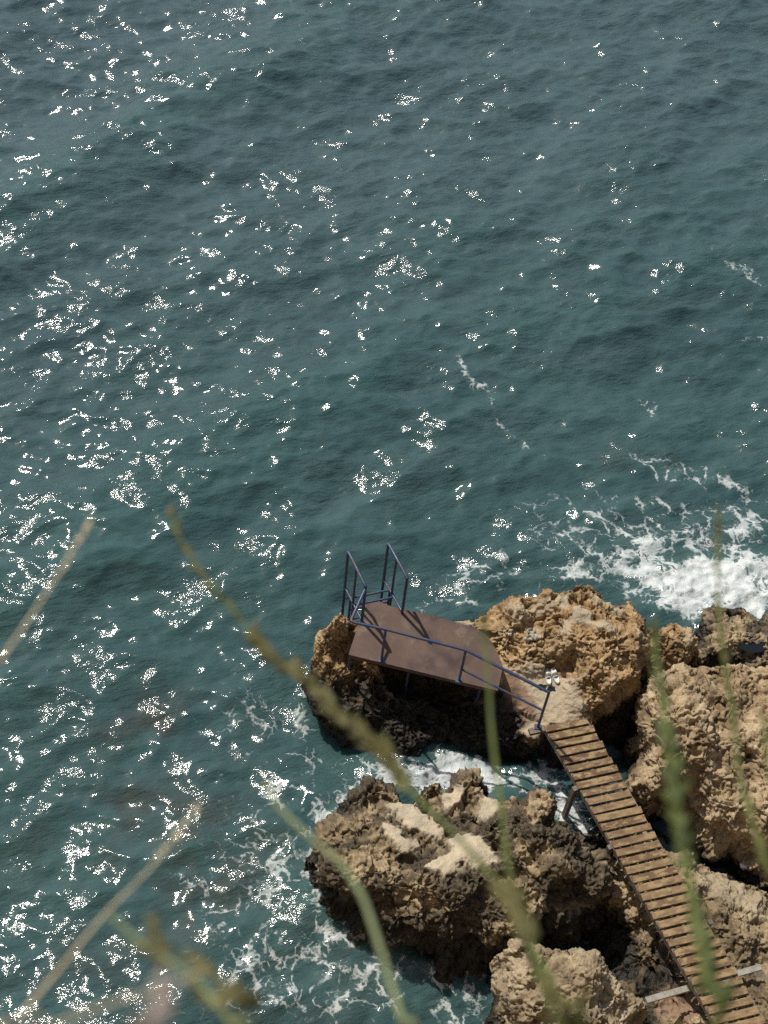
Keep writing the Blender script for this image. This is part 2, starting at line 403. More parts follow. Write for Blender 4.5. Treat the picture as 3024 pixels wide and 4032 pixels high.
def sea_mat():
    t = NT('sea_water'); p = t.geo()
    fo = t.attr('foam_and_glints')
    flat = t.vmap(p, (1, 1, 0))
    # lace
    wx = t.t.nodes.new('ShaderNodeTexNoise'); wx.inputs['Scale'].default_value = 2.1; wx.inputs['Detail'].default_value = 5
    t.t.links.new(flat, wx.inputs['Vector'])
    vm = t.t.nodes.new('ShaderNodeVectorMath'); vm.operation = 'SCALE'; vm.inputs[3].default_value = .9
    t.t.links.new(wx.outputs['Color'], vm.inputs[0])
    va = t.t.nodes.new('ShaderNodeVectorMath'); va.operation = 'ADD'; t.t.links.new(flat, va.inputs[0]); t.t.links.new(vm.outputs[0], va.inputs[1])
    wv = va.outputs[0]
    e1 = t.voro(1.9, wv, 'DISTANCE_TO_EDGE'); e2 = t.voro(5.5, wv, 'DISTANCE_TO_EDGE'); e3 = t.voro(15, wv, 'DISTANCE_TO_EDGE')
    l1 = t.mapr(e1, 0, .16, 1, 0); l2 = t.mapr(e2, 0, .22, 1, 0); l3 = t.mapr(e3, 0, .3, 1, 0)
    n1 = t.noise(1.3, flat, 3, .55); n2 = t.noise(9, flat, 5, .7)
    lace = t.math('ADD', t.math('MULTIPLY', l1, .42), t.math('ADD', t.math('MULTIPLY', l2, .30), t.math('MULTIPLY', l3, .12)))
    v = t.math('ADD', t.math('MULTIPLY', fo, .95), lace)
    v = t.math('ADD', v, t.math('MULTIPLY', t.math('SUBTRACT', n1, .5), .9))
    v = t.math('ADD', v, t.math('MULTIPLY', t.math('SUBTRACT', n2, .5), .85))
    f = t.mapr(v, .84, 1.24)
    f = t.math('MULTIPLY', f, t.math('MULTIPLY', t.mapr(fo, .06, .22), t.mapr(fo, .3, .9, .72, 1)))
    # body colour, with sky sheen, distance haze and rock shade painted in
    rp = t.vmap(p, (1, 1, 1), (0, 0, R(-25)))
    b1 = t.noise(.28, flat, 4, .6); b2 = t.noise(1.4, flat, 4, .6)
    c = t.mix(t.mapr(b1, .35, .65), (.034, .074, .080), (.046, .094, .094))
    c = t.mix(t.mapr(b2, .4, .7, 0, .5), c, (.052, .108, .102))
    st = t.noise(1, t.vmap(rp, (.35, 1.3, 1)), 5, .6)
    c = t.mix(t.mapr(st, .46, .66, 0, .55), c, (.062, .110, .114))  # sky sheen on the ripples, painted as pale streaks
    c = t.mix(t.attr('far_haze'), c, (.074, .118, .130))
    c = t.mix(t.mapr(t.attr('crest'),   .3, 1.6, 0, .3), c, (.048, .112, .106))
    sh = t.math('MULTIPLY', t.attr('shallow'), t.mapr(t.noise(1.1, flat, 5, .6), .40, .60))
    c = t.mix(t.math('MULTIPLY', sh, .75), c, (.062, .060, .050))
    c = t.mix(t.mapr(fo, .15, .9, 0, .6), c, (.085, .15, .14))
    c = t.mix(t.attr('channel_shade'), c, (.006, .012, .012))
    c = t.mix(f, c, t.mix(t.mapr(t.noise(4, flat, 4, .6), .36, .62), (.44, .49, .48), (.64, .66, .65)))
    # ripples
    gust = t.mapr(t.noise(.55, flat, 3, .6), .35, .65, .45, 1.35)
    rn = t.noise(2.6, t.vmap(rp, (.6, 1.6, 1)), 5, .6)
    ridge = t.math('SUBTRACT', 1, t.math('MULTIPLY', t.math('ABSOLUTE', t.math('SUBTRACT', t.noise(2.2, t.vmap(rp, (.55, 1.7, 1)), 3, .5, .4), .5)), 3))
    r1 = t.math('MULTIPLY', gust, t.math('ADD', rn, t.math('MULTIPLY', ridge, .22)))
    r2 = t.math('MULTIPLY', gust, t.noise(11, t.vmap(rp, (.75, 1.35, 1)), 3, .6))
    nb = t.bump(r1, .335, .10); wnb = t.bump(r2, .30, .035, nb)
    r3 = t.noise(6.5, t.vmap(rp, (.5, 1.7, 1)), 5, .68)
    bnb = t.bump(t.math('MULTIPLY', r3, gust), 1.0, .10, t.bump(r2, .5, .04, nb)); nb = wnb
    nb = t.bump(t.math('MULTIPLY', v, f), .35, .05, nb)
    # light scattered up from the water body leaves it evenly, whatever the slope of the ripples; the mirror on top follows every ripple
    def nd(k): return t.t.nodes.new('ShaderNode' + k)
    lk = t.t.links.new
    upn = nd('CombineXYZ'); upn.inputs[2].default_value = 1
    vmix = nd('VectorMath'); vmix.operation = 'SCALE'; vmix.inputs[3].default_value = 4.0; lk(bnb, vmix.inputs[0])
    vad = nd('VectorMath'); vad.operation = 'ADD'; lk(upn.outputs[0], vad.inputs[0]); lk(vmix.outputs[0], vad.inputs[1])
    vno = nd('VectorMath'); vno.operation = 'NORMALIZE'; lk(vad.outputs[0], vno.inputs[0])
    body = nd('SubsurfaceScattering'); body.falloff = 'BURLEY'; lk(c, body.inputs[0]); body.inputs['Scale'].default_value = .22; body.inputs['Radius'].default_value = (.5, 1, 1); lk(vno.outputs[0], body.inputs['Normal'])
    bd = nd('BsdfDiffuse'); lk(c, bd.inputs[0]); lk(vno.outputs[0], bd.inputs['Normal'])
    mb = nd('MixShader'); mb.inputs[0].default_value = .65; lk(body.outputs[0], mb.inputs[1]); lk(bd.outputs[0], mb.inputs[2]); body = mb
    gl = nd('BsdfGlossy'); gl.inputs['Roughness'].default_value = .095; lk(wnb, gl.inputs['Normal']); gl.inputs[0].default_value = (1, 1, 1, 1)
    fr = nd('Fresnel'); fr.inputs[0].default_value = 1.34; lk(wnb, fr.inputs['Normal'])
    m1 = nd('MixShader'); lk(fr.outputs[0], m1.inputs[0]); lk(body.outputs[0], m1.inputs[1]); lk(gl.outputs[0], m1.inputs[2])
    fm = nd('BsdfDiffuse'); lk(c, fm.inputs[0]); lk(nb, fm.inputs['Normal'])
    m2 = nd('MixShader'); lk(t.math('MULTIPLY', f, .85), m2.inputs[0]); lk(m1.outputs[0], m2.inputs[1]); lk(fm.outputs[0], m2.inputs[2])
    out = [n for n in t.t.nodes if n.bl_idname == 'ShaderNodeOutputMaterial'][0]; lk(m2.outputs[0], out.inputs[0]); t.t.nodes.remove(t.b)
    return t.m
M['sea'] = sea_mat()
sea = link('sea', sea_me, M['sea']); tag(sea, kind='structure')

# ------------------------------------------------------------------ rocks
def world_pts(pts, z=None):
    out = []
    for q in pts:
        p = at(q[0], q[1], q[2] if z is None else z); out.append((p.x, p.y))
    return out
def height_from(ctrl, X, Y, power=3):
    num = np.zeros(X.shape); den = np.zeros(X.shape)
    for (px, py, z) in ctrl:
        p = at(px, py, z); w = 1 / (((X - p.x) ** 2 + (Y - p.y) ** 2) + .02) ** (power / 2)
        num += w * z; den += w
    return num / den
def rock(name, mat, outline, ctrl, seed, edge=.34, voxel=.019, low=.12, mid=.06, pit=1.0, patches=(), pinks=(), pink_smooth=1.0, crust_shade=0.0, wet_shade_z=.35,
         flat_zones=(), pale=0.0, hollows=(), base=-.75, sharp=.42, warp=.16, grow=.07):
    poly = world_pts(outline)
    xs_ = [p[0] for p in poly]; ys_ = [p[1] for p in poly]; st = .05
    gx = np.arange(min(xs_) - .35, max(xs_) + .35, st); gy = np.arange(min(ys_) - .35, max(ys_) + .35, st)
    GX, GY = np.meshgrid(gx, gy, indexing='ij')
    PQ = np.stack([GX.ravel(), GY.ravel(), 0 * GX.ravel()], 1)
    wxn = noise(PQ, .8, seed + 50, 3).reshape(GX.shape) * warp; wyn = noise(PQ, .8, seed + 60, 3).reshape(GX.shape) * warp
    d = poly_sd(GX + wxn, GY + wyn, poly) + grow
    H = height_from(ctrl, GX, GY)
    prof = np.clip(d / edge, 0, 1); prof = (1 - (1 - prof) ** 2.2) ** sharp
    lumps = noise(PQ, .9, seed, 4, .55).reshape(GX.shape) * low * 1.6
    fz = np.zeros(GX.shape)
    for poly2 in flat_zones:
        fz = np.maximum(fz, sstep(-.08, .10, poly_sd(GX, GY, world_pts(poly2))))
    Zt = base + (H + lumps * (1 - fz) - base) * prof
    for (hx, hy, hz, ra, rb, dep) in hollows:
        p = at(hx, hy, hz); q_ = ((GX - p.x) / ra) ** 2 + ((GY - p.y) / rb) ** 2
        k_ = np.exp(-q_ ** 2); Zt = Zt * (1 - k_) + (hz - dep) * k_
    Zt[d <= 0] = base
    n0, n1 = GX.shape; idx = np.arange(n0 * n1).reshape(n0, n1)
    top = np.stack([GX, GY, Zt], -1).reshape(-1, 3); bot = np.stack([GX, GY, np.full(GX.shape, base - .12)], -1).reshape(-1, 3)
    q = lambda a: np.stack([a[:-1, :-1], a[1:, :-1], a[1:, 1:], a[:-1, 1:]], -1).reshape(-1, 4)
    Fs = [q(idx), q(idx)[:, ::-1] + n0 * n1]; o = n0 * n1
    for line, rev in ((idx[:, 0], 0), (idx[-1, :], 0), (idx[::-1, -1], 0), (idx[0, ::-1], 0)):
        Fs.append(np.stack([line[:-1] + o, line[1:] + o, line[1:], line[:-1]], 1))
    me = from_arrays(name + '_rough', np.concatenate([top, bot]), np.concatenate(Fs))
    ob = bpy.data.objects.new('tmp', me); COL.objects.link(ob)
    mo = ob.modifiers.new('r', 'REMESH'); mo.mode = 'VOXEL'; mo.voxel_size = voxel; mo.use_smooth_shade = True
    dg = bpy.context.evaluated_depsgraph_get(); dg.update()
    fin = bpy.data.meshes.new_from_object(ob.evaluated_get(dg))
    bpy.data.objects.remove(ob); bpy.data.meshes.remove(me)
    nv = len(fin.vertices); P = np.empty(nv * 3, np.float32); fin.vertices.foreach_get('co', P); P = P.reshape(-1, 3)
    Nn = np.empty(nv * 3, np.float32); fin.vertex_normals.foreach_get('vector', Nn); Nn = Nn.reshape(-1, 3)
    # patches of smooth mortar / concrete
    edge_n = noise(P, .35, seed + 3, 4, .6) * .16
    pa = np.zeros(nv, np.float32); pk = np.zeros(nv, np.float32)
    for pl, strength in patches:
        pa = np.maximum(pa, strength * sstep(-.03, .05, poly_sd(P[:, 0], P[:, 1], world_pts(pl)) + edge_n * .8 + .03 + .03 * pale))
    for pl in pinks:
        pk = np.maximum(pk, sstep(-.03, .05, poly_sd(P[:, 0], P[:, 1], world_pts(pl)) + edge_n * .5))
    sm = np.clip(np.maximum(pa, pk * pink_smooth) * sstep(.3, .8, Nn[:, 2]), 0, 1)
    rough = 1 - .90 * sm
    steep = 1 - np.clip(Nn[:, 2], 0, 1)
    w = P + np.stack([noise(P, .3, seed + 7, 2), noise(P, .3, seed + 8, 2), noise(P, .3, seed + 9, 2)], 1) * .10
    dsp = noise(P, .75, seed + 1, 2) * mid * 2.2 * (.6 + steep)
    dsp += -np.abs(noise(P, .42, seed + 2, 4, .6)) * mid * 1.5 + np.minimum(0, np.abs(noise(P * np.array([1, 1, 1.8]), .9, seed + 40, 2)) - .05) * .9
    m1 = sstep(-.25, .35, noise(P, .8, seed + 4, 2))
    dsp -= pit * .095 * (1 - sstep(.20, .50, worley(w, .30, seed + 10))) * m1
    dsp -= pit * .050 * (1 - sstep(.26, .52, worley(w, .135, seed + 11))) * (.35 + .65 * m1)
    dsp -= pit * .050 * (1 - sstep(.28, .52, worley(w, .068, seed + 12)))
    dsp -= pit * .028 * (1 - sstep(.15, .60, worley(P, .045, seed + 13)))
    dsp += noise(P, .06, seed + 5, 2, .6) * .018
    dsp = dsp * rough + sm * (noise(P, .18, seed + 6, 3) * .012)
    P2 = P + Nn * dsp[:, None]
    fin.vertices.foreach_set('co', P2.ravel().astype(np.float32)); fin.update()
    wz = P2[:, 2] + noise(P, .5, seed + 20, 3) * .30
    wet = 1 - sstep(wet_shade_z - .16, wet_shade_z + .16, wz)  # wet band, set higher on some rocks to paint shade into their fronts
    cr = np.clip(crust_shade * sstep(-.15, .25, noise(P, .55, seed + 30, 4, .6) + (steep - .5) * .8 + (.32 if crust_shade > .5 else -.02)), 0, 1) * (1 - pa)  # weathering, heavier on steep faces to paint in their shade
    attr(fin, 'patch', pa); attr(fin, 'pale', pa * pale); attr(fin, 'pink', pk); attr(fin, 'wet', wet); attr(fin, 'crust_shade', cr)
    bm = bmesh.new(); bm.from_mesh(fin)
    bmesh.ops.delete(bm, geom=[v for v in bm.verts if v.co.z < base + .2], context='VERTS')
    bm.to_mesh(fin); bm.free(); smooth(fin)
    fin.name = name
    return link(name, fin, mat)

def c1(x, y, *z): return (1150 + x * .66305, 2100 + y * .66305, *z)
def c2(x, y, *z): return (2000 + x * .61724, 2200 + y * .61724, *z)
def c3(x, y, *z): return (1150 + x * .66305, 2900 + y * .66305, *z)
def c4(x, y, *z): return (2100 + x * .55696, 3100 + y * .55696, *z)
def Dz(u, v, *z): return (u * 1.8228, v * 1.8228, *z)

HP = 1.40     # platform height
HW = 1.08     # walkway height
concrete = [c2(0, 720, HW), c2(200, 760, HW), c2(300, 725, HW), c2(400, 810, HW), c2(410, 890, HW), c2(515, 1020, HW), c2(500, 1060, HW), c2(230, 1075, HW), c2(180, 1060, HW), c2(0, 960, HW), c2(-160, 860, HW), c2(-200, 740, HW), c2(-100, 690, HW)]
pink = [c1(1245, 830, HW), c1(1300, 820, HW), c1(1450, 960, HW), c1(1450, 1060, HW), c1(1240, 960, HW)]
plate_px = [(335, 720), (430, 432), (455, 412), (520, 406), (600, 438), (720, 465), (800, 480), (950, 520), (1090, 563), (1150, 598), (1190, 650), (1225, 720), (1252, 790), (1222, 935)]
plate_zone = [c1(x, y, 1.2) for x, y in plate_px]

rockA = rock('rock_outcrop', M['rock_warm'],
    [Dz(664, 1410, 1.0), Dz(672, 1372, 1.2), Dz(700, 1342, 1.25), Dz(745, 1318, 1.25), Dz(800, 1306, 1.1), Dz(870, 1322, 1.1), Dz(960, 1328, 1.2), Dz(1005, 1306, 1.3), Dz(1060, 1285, 1.5), Dz(1100, 1266, 1.6),
     Dz(1150, 1257, 1.7), Dz(1200, 1240, 1.75), Dz(1240, 1234, 1.8), Dz(1285, 1253, 1.7), Dz(1322, 1270, 1.5), Dz(1350, 1260, 1.4), Dz(1375, 1266, 1.4), Dz(1404, 1298, 1.4), Dz(1424, 1335, 1.3),
     Dz(1412, 1390, 1.3), c2(895, 780, 1.3), c2(840, 870, 1.1), c2(750, 930, .9), c2(670, 1010, .7), c2(610, 1110, .4), c2(560, 1210, 0), Dz(1240, 1640, 0), Dz(1180, 1655, 0), Dz(1090, 1650, 0), Dz(1010, 1630, 0), Dz(940, 1625, 0), Dz(870, 1640, 0),
     Dz(800, 1618, 0), Dz(745, 1590, 0), Dz(695, 1560, 0), Dz(672, 1500, .2), Dz(660, 1450, .6)],
    [c1(180, 600, 1.45), c1(280, 520, 1.45), c1(150, 700, 1.3), c1(300, 800, .95), c1(400, 900, .6), c1(300, 1000, .55), c1(480, 1100, .45), c1(500, 800, .9), c1(700, 950, .35), c1(900, 1000, .35), c1(600, 900, .4), c1(1050, 1000, .4),
     c1(450, 480, 1.15), c1(600, 600, 1.2), c1(800, 700, 1.2), c1(450, 650, 1.15), c1(1000, 700, 1.2), c1(1150, 850, 1.15), c1(800, 500, 1.25), c1(950, 480, 1.42), c1(1100, 540, 1.45),
     c1(600, 1180, .4), c1(800, 1200, .35), c1(1000, 1180, .35), c1(1150, 1100, .5), c1(1300, 1200, .4), c1(1300, 1050, .85), c1(1400, 1150, .8), c1(1150, 1000, .7),
     c1(1300, 900, HW), c1(1400, 1000, HW), c2(250, 950, HW), c2(350, 1000, HW), c2(450, 1040, HW - .06), c2(300, 840, HW), c2(250, 780, HW + .03), c2(100, 820, HW), c2(350, 780, HW + .03),
     c2(20, 450, 1.5), c2(160, 500, 1.42), c2(100, 620, 1.40), c2(250, 630, 1.35), c2(50, 680, 1.25), c2(100, 330, 1.62), c2(300, 200, 1.85), c2(430, 130, 1.9), c2(450, 300, 1.88), c2(600, 300, 1.7), c2(750, 220, 1.45),
     c2(600, 450, 1.85), c2(800, 400, 1.55), c2(450, 500, 1.7), c2(600, 620, 1.75), c2(450, 700, 1.65), c2(700, 750, 1.7), c2(550, 850, 1.5), c2(480, 920, 1.3), c2(820, 600, 1.65), c2(750, 880, 1.3), c2(600, 980, 1.1),
     c2(560, 1080, .8), c2(800, 800, 1.5), c2(560, 1170, .3)],
    seed=1, patches=[(concrete, .9), ([c2(320, 190, 1.8), c2(400, 210, 1.8), c2(370, 290, 1.8), c2(310, 260, 1.8)], .8), ([c2(180, 230, 1.8), c2(300, 250, 1.8), c2(260, 320, 1.8), c2(190, 300, 1.8)], .6), ([c2(420, 300, 1.85), c2(530, 310, 1.85), c2(500, 380, 1.8), c2(410, 350, 1.8)], .9),
             ([c2(540, 400, 1.8), c2(620, 380, 1.8), c2(680, 430, 1.8), c2(560, 470, 1.8)], .8), ([c2(0, 300, 1.55), c2(80, 300, 1.55), c2(170, 380, 1.5), c2(60, 440, 1.5), c2(0, 420, 1.5)], .6), ([c2(350, 360, 1.8), c2(420, 370, 1.8), c2(380, 420, 1.8)], .8),
             ([c2(560, 220, 1.75), c2(620, 240, 1.7), c2(580, 260, 1.75)], .8), ([c2(660, 260, 1.6), c2(740, 300, 1.6), c2(700, 320, 1.6)], .8), ([c2(820, 470, 1.55), c2(900, 475, 1.5), c2(890, 540, 1.5), c2(850, 510, 1.5)], .9),
             ([c1(940, 515, 1.4), c1(1060, 520, 1.45), c1(1080, 570, 1.4), c1(980, 545, 1.4)], .8)],
    pinks=[pink], flat_zones=[concrete, plate_zone], wet_shade_z=.80, crust_shade=.3)
tag(rockA, 'warm tan limestone outcrop carrying the rusty platform, pitted, rounded knob at its left end', 'rock')

rockB = rock('rock_plateau', M['rock_pale'],
    [c2(890, 670, 1.5), c2(985, 640, 1.4), c2(1130, 690, 1.2), c2(1240, 640, 1.3), c2(1300, 600, 1.3), c2(1400, 610, 1.3), c2(1500, 620, 1.3), c2(1660, 600, 1.3), c2(2300, 560, 1.4), c2(2400, 1500, 1.4), (3500, 3560, .2), (3150, 3500, .3),
     (3024, 3440, .3), (2900, 3360, .3), (2790, 3340, .3), (2730, 3290, .35), (2700, 3200, .5), (2600, 3170, .6), c2(950, 1560, .7), c2(900, 1500, .9), c2(895, 1420, 1.0), c2(880, 1330, 1.2), c2(850, 1240, 1.3), c2(900, 1130, 1.4), c2(885, 1050, 1.4), c2(915, 960, 1.4), c2(890, 800, 1.5)],
    [c2(1000, 750, 1.55), c2(950, 850, 1.6), c2(1100, 800, 1.5), c2(1300, 700, 1.4), c2(1500, 700, 1.4), c2(1600, 800, 1.4), c2(1560, 900, 1.25), c2(1400, 900, 1.6), c2(1200, 1000, 1.8), c2(1000, 1000, 1.75), c2(960, 1150, 1.75), c2(1100, 1150, 1.85),
     c2(1300, 1150, 1.8), c2(1500, 1100, 1.7), c2(1600, 1200, 1.6), c2(950, 1300, 1.6), c2(1100, 1350, 1.7), c2(1250, 1300, 1.7), c2(1350, 1380, 1.15), c2(1450, 1300, 1.6), c2(1000, 1450, 1.3), c2(1150, 1500, 1.3), c2(1300, 1500, 1.1), c2(1500, 1500, 1.3),
     (3150, 3000, 1.7), (3150, 2700, 1.5), (2900, 3170, 1.3), (3020, 3200, 1.3), (2850, 3270, 1.0), (3000, 3330, .9), (3100, 3400, .9), (3300, 3300, 1.4), (2750, 3150, 1.1)],
    seed=100, edge=.4, mid=.075, pit=1.15, wet_shade_z=.25, crust_shade=.12, voxel=.022)
tag(rockB, 'large pale honeycombed rock plateau at the right edge, across the dark cleft', 'rock')

rockB2 = rock('rock_ledge', M['rock_warm'],
    [c2(880, 400, 1.2), c2(980, 405, 1.2), c2(1060, 375, 1.2), c2(1100, 400, 1.2), c2(1190, 420, 1.1), c2(1230, 480, 1.0), c2(1280, 560, 1.0), c2(1270, 640, .9), c2(1200, 720, .7), c2(1100, 760, .7), c2(940, 760, .8), c2(850, 660, 1.0), c2(850, 520, 1.1)],
    [c2(1000, 480, 1.3), c2(1150, 500, 1.25), c2(1080, 420, 1.3), c2(1000, 600, 1.2), c2(1180, 620, 1.1), c2(1100, 680, 1.0), c2(950, 680, 1.2)],
    seed=200, edge=.3, wet_shade_z=.2, patches=[([c2(1130, 490, 1.3), c2(1200, 490, 1.3), c2(1170, 530, 1.3)], .8)])
tag(rockB2, 'small warm rock block at the head of the cleft, between outcrop and dark wet shelf', 'rock')

rockB3 = rock('rock_shelf', M['rock_dark'],
    [c2(1215, 380, .5), c2(1240, 350, .5), c2(1340, 350, .5), c2(1420, 325, .6), c2(1560, 335, .6), c2(1600, 315, .6), c2(1700, 330, .6), c2(2300, 300, .7), c2(2350, 720, .7), c2(1660, 700, .7), c2(1400, 720, .6), c2(1180, 740, .5), c2(1180, 600, .5), c2(1220, 480, .5)],
    [c2(1300, 420, .75), c2(1450, 400, .8), c2(1600, 400, .8), c2(1400, 520, .95), c2(1560, 590, .9), c2(1650, 500, .95), c2(1350, 600, .95), c2(1250, 600, .9), c2(1700, 650, 1.0), c2(2200, 500, 1.0)],
    seed=300, edge=.3, wet_shade_z=.72, crust_shade=.35, hollows=[(*c2(1545, 582), .9, .27, .18, .16)])
tag(rockB3, 'low dark wet rock shelf by the white surf, holding a tide pool', 'rock')

MORTAR = [([c3(590, 380, 1.15), c3(740, 372, 1.1), c3(780, 450, 1.2), c3(900, 560, 1.2), c3(860, 600, 1.2), c3(740, 540, 1.2), c3(650, 480, 1.2)], 1), ([c3(555, 520, 1.3), c3(640, 530, 1.3), c3(740, 630, 1.3), c3(690, 680, 1.3), c3(620, 610, 1.3)], 1),
             ([c3(1000, 580, 1.3), c3(1120, 590, 1.35), c3(1185, 700, 1.4), c3(1150, 750, 1.4), c3(1040, 740, 1.4), c3(900, 825, 1.4), c3(810, 760, 1.4), c3(850, 720, 1.4), c3(940, 700, 1.4)], 1),
             ([c3(905, 330, 1.1), c3(1000, 330, 1.1), c3(1000, 390, 1.1), c3(940, 430, 1.1)], 1), ([c3(1140, 340, 1.1), c3(1200, 340, 1.1), c3(1200, 440, 1.2), c3(1110, 490, 1.2)], .9)]
rockC = rock('boulder', M['rock_dark'],
    [c3(62, 605, .9), c3(95, 550, 1.0), c3(265, 500, 1.0), c3(270, 440, .7), c3(330, 335, .6), c3(440, 312, .6), c3(590, 340, .7), c3(700, 372, .9), c3(750, 300, .8), c3(850, 275, .8), c3(905, 320, .8), c3(960, 290, .8), c3(1060, 245, .8),
     c3(1150, 275, .8), c3(1180, 318, .9), c3(1330, 345, 1.2), c3(1420, 308, 1.4), c3(1530, 318, 1.4), c3(1600, 420, 1.3), c4(160, 140, 1.2), c4(265, 290, 1.1), c4(370, 420, 1.0), c4(480, 500, .9), c4(500, 620, .8), c4(505, 740, .6), c4(490, 870, .4),
     c4(420, 1000, .2), c3(1400, 1230, .1), c3(1230, 1330, 0), c3(1100, 1350, 0), c3(900, 1330, 0), c3(800, 1290, 0), c3(560, 1250, 0), c3(440, 1170, 0), c3(320, 1090, .2), c3(230, 970, .4), c3(160, 870, .6), c3(120, 780, .8), c3(130, 690, .9)],
    [c3(130, 620, 1.1), c3(250, 560, 1.2), c3(400, 520, 1.25), c3(350, 420, .9), c3(500, 400, .95), c3(520, 560, 1.3), c3(650, 460, 1.15), c3(750, 500, 1.2), c3(620, 620, 1.3), c3(300, 720, 1.3), c3(450, 720, 1.4), c3(600, 760, 1.4), c3(220, 820, 1.1), c3(400, 880, 1.2), c3(550, 900, 1.3), c3(700, 900, 1.3),
     c3(400, 1020, 1.0), c3(550, 1080, 1.0), c3(700, 1060, 1.0), c3(800, 1180, .8), c3(850, 380, 1.0), c3(1000, 420, 1.2), c3(1080, 350, 1.15), c3(950, 560, 1.15), c3(1100, 620, 1.35), c3(1000, 720, 1.45), c3(900, 780, 1.4), c3(1150, 780, 1.4), c3(1180, 420, 1.2), c3(1250, 560, 1.5), c3(1420, 420, 1.75),
     c3(1500, 560, 1.8), c3(1350, 700, 1.65), c3(1560, 750, 1.75), c3(1300, 880, 1.4), c3(1050, 930, 1.35), c3(950, 1050, 1.15), c3(1150, 1000, 1.1), c3(1400, 1000, 1.2), c3(1550, 950, 1.4), c3(1000, 1180, .9), c3(1300, 1150, .9), c3(1550, 1100, .8), c4(250, 420, 1.6), c4(380, 600, 1.3), c4(350, 800, 1.0), c4(150, 900, .8)],
    seed=400, edge=.26, mid=.085, pit=1.2, low=.13, crust_shade=1.0, wet_shade_z=.72, sharp=.35,
    pale=1.0, patches=MORTAR, flat_zones=[m_[0] for m_ in MORTAR])
tag(rockC, 'dark brown pitted boulder in the foam with pale mortar patches, left of the walkway', 'rock')

rockD = rock('boulder', M['rock_dark'],
    [c3(1218, 1240, 1.2), c3(1260, 1200, 1.3), c3(1330, 1165, 1.4), c3(1420, 1200, 1.4), c4(10, 1060, 1.4), c4(80, 1035, 1.4), c4(180, 1035, 1.4), c4(300, 1060, 1.4), c4(390, 1115, 1.4), c4(480, 1180, 1.3), c4(570, 1285, 1.2), c4(660, 1375, 1.1), c4(750, 1445, 1.0),
     c4(800, 1500, .9), c4(800, 1570, .7), c4(760, 1700, .4), (2450, 4250, .2), (2200, 4350, .2), (1990, 4250, .2), c3(1240, 1707, .5), c3(1240, 1550, .7), c3(1225, 1380, .9)],
    [c3(1300, 1280, 1.5), c3(1500, 1300, 1.6), c3(1300, 1500, 1.5), c4(100, 1150, 1.7), c4(250, 1150, 1.75), c4(400, 1300, 1.8), c4(200, 1400, 1.8), c4(600, 1480, 1.45), c4(400, 1550, 1.75), c4(650, 1600, 1.1), (2100, 4100, 1.2), (2300, 4150, 1.3), c4(720, 1500, 1.15)],
    seed=500, edge=.4, mid=.06, pit=.9, crust_shade=.2, wet_shade_z=.3)
rockD.data.materials.clear(); rockD.data.materials.append(rock_mat('limestone_grey', (.31, .24, .15), (.48, .39, .26), (.14, .105, .068), .3))
tag(rockD, 'grey tan pitted boulder at the bottom edge, in front of the larger dark boulder', 'rock')

# low shore under and beside the walkway
shoreE = rock('shore', M['rock_dark'],
    [c4(300, 235, .2), c4(400, 240, .3), c4(640, 60, .0), c4(800, 110, .0), c4(840, 225, .6), c4(950, 300, .6), c4(1010, 420, .6), c4(1100, 440, .4), c4(1400, 560, .3), c4(1700, 640, .3), (3400, 3500, .4), (3500, 4500, .6), (2300, 4600, .3), (2350, 4150, 0),
     c4(400, 1300, .0), c4(420, 1100, 0), c4(420, 950, .0), c4(300, 800, .0), c4(300, 600, .1), c4(240, 400, .1)],
    [c4(420, 400, .25), c4(600, 560, .45), c4(600, 700, .5), c4(500, 700, .4), c4(700, 900, .6), c4(800, 1050, .65), c4(850, 1150, .6), c4(620, 900, .35), c4(560, 1050, -.05), c4(500, 1100, -.05), c4(680, 1180, -.02), c4(760, 1300, .05), c4(600, 1250, -.05), c4(850, 1350, .15), c4(950, 1250, .4), c4(960, 1450, .4), c4(900, 1620, .45),
     c4(1140, 1640, .8), c4(880, 260, .75), c4(950, 400, .7), c4(1050, 560, .75), c4(1200, 700, .85), c4(1350, 850, .85), c4(1250, 900, .8), c4(1500, 1100, .75), c4(1600, 1250, .6), c4(1650, 1450, .9), c4(1600, 1400, .75), c4(1300, 600, .45), c4(1500, 700, .5), c4(1659, 850, .5), c4(1200, 520, .45),
     (3200, 3900, .9), (3200, 3600, .7), (2900, 4200, .9), (2500, 4250, .6), c4(700, 200, .1), c4(500, 300, .15)],
    seed=600, edge=.35, low=.10, mid=.05, pit=.9, wet_shade_z=.27, crust_shade=.2, pink_smooth=.15, pinks=[[c4(840, 1230, .3), c4(1010, 1200, .4), c4(1180, 1500, .5), c4(1150, 1640, .5), c4(900, 1600, .4), c4(880, 1400, .3)]],
    patches=[([c4(1150, 560, .6), c4(1250, 560, .6), c4(1500, 650, .6), c4(1650, 720, .6), c4(1700, 950, .6), c4(1520, 900, .6), c4(1350, 780, .7), c4(1200, 640, .7)], .5)])
rusty = NT('shore_rock')
tag(shoreE, 'low brown rocky ground under the plank walkway', None, kind='structure')

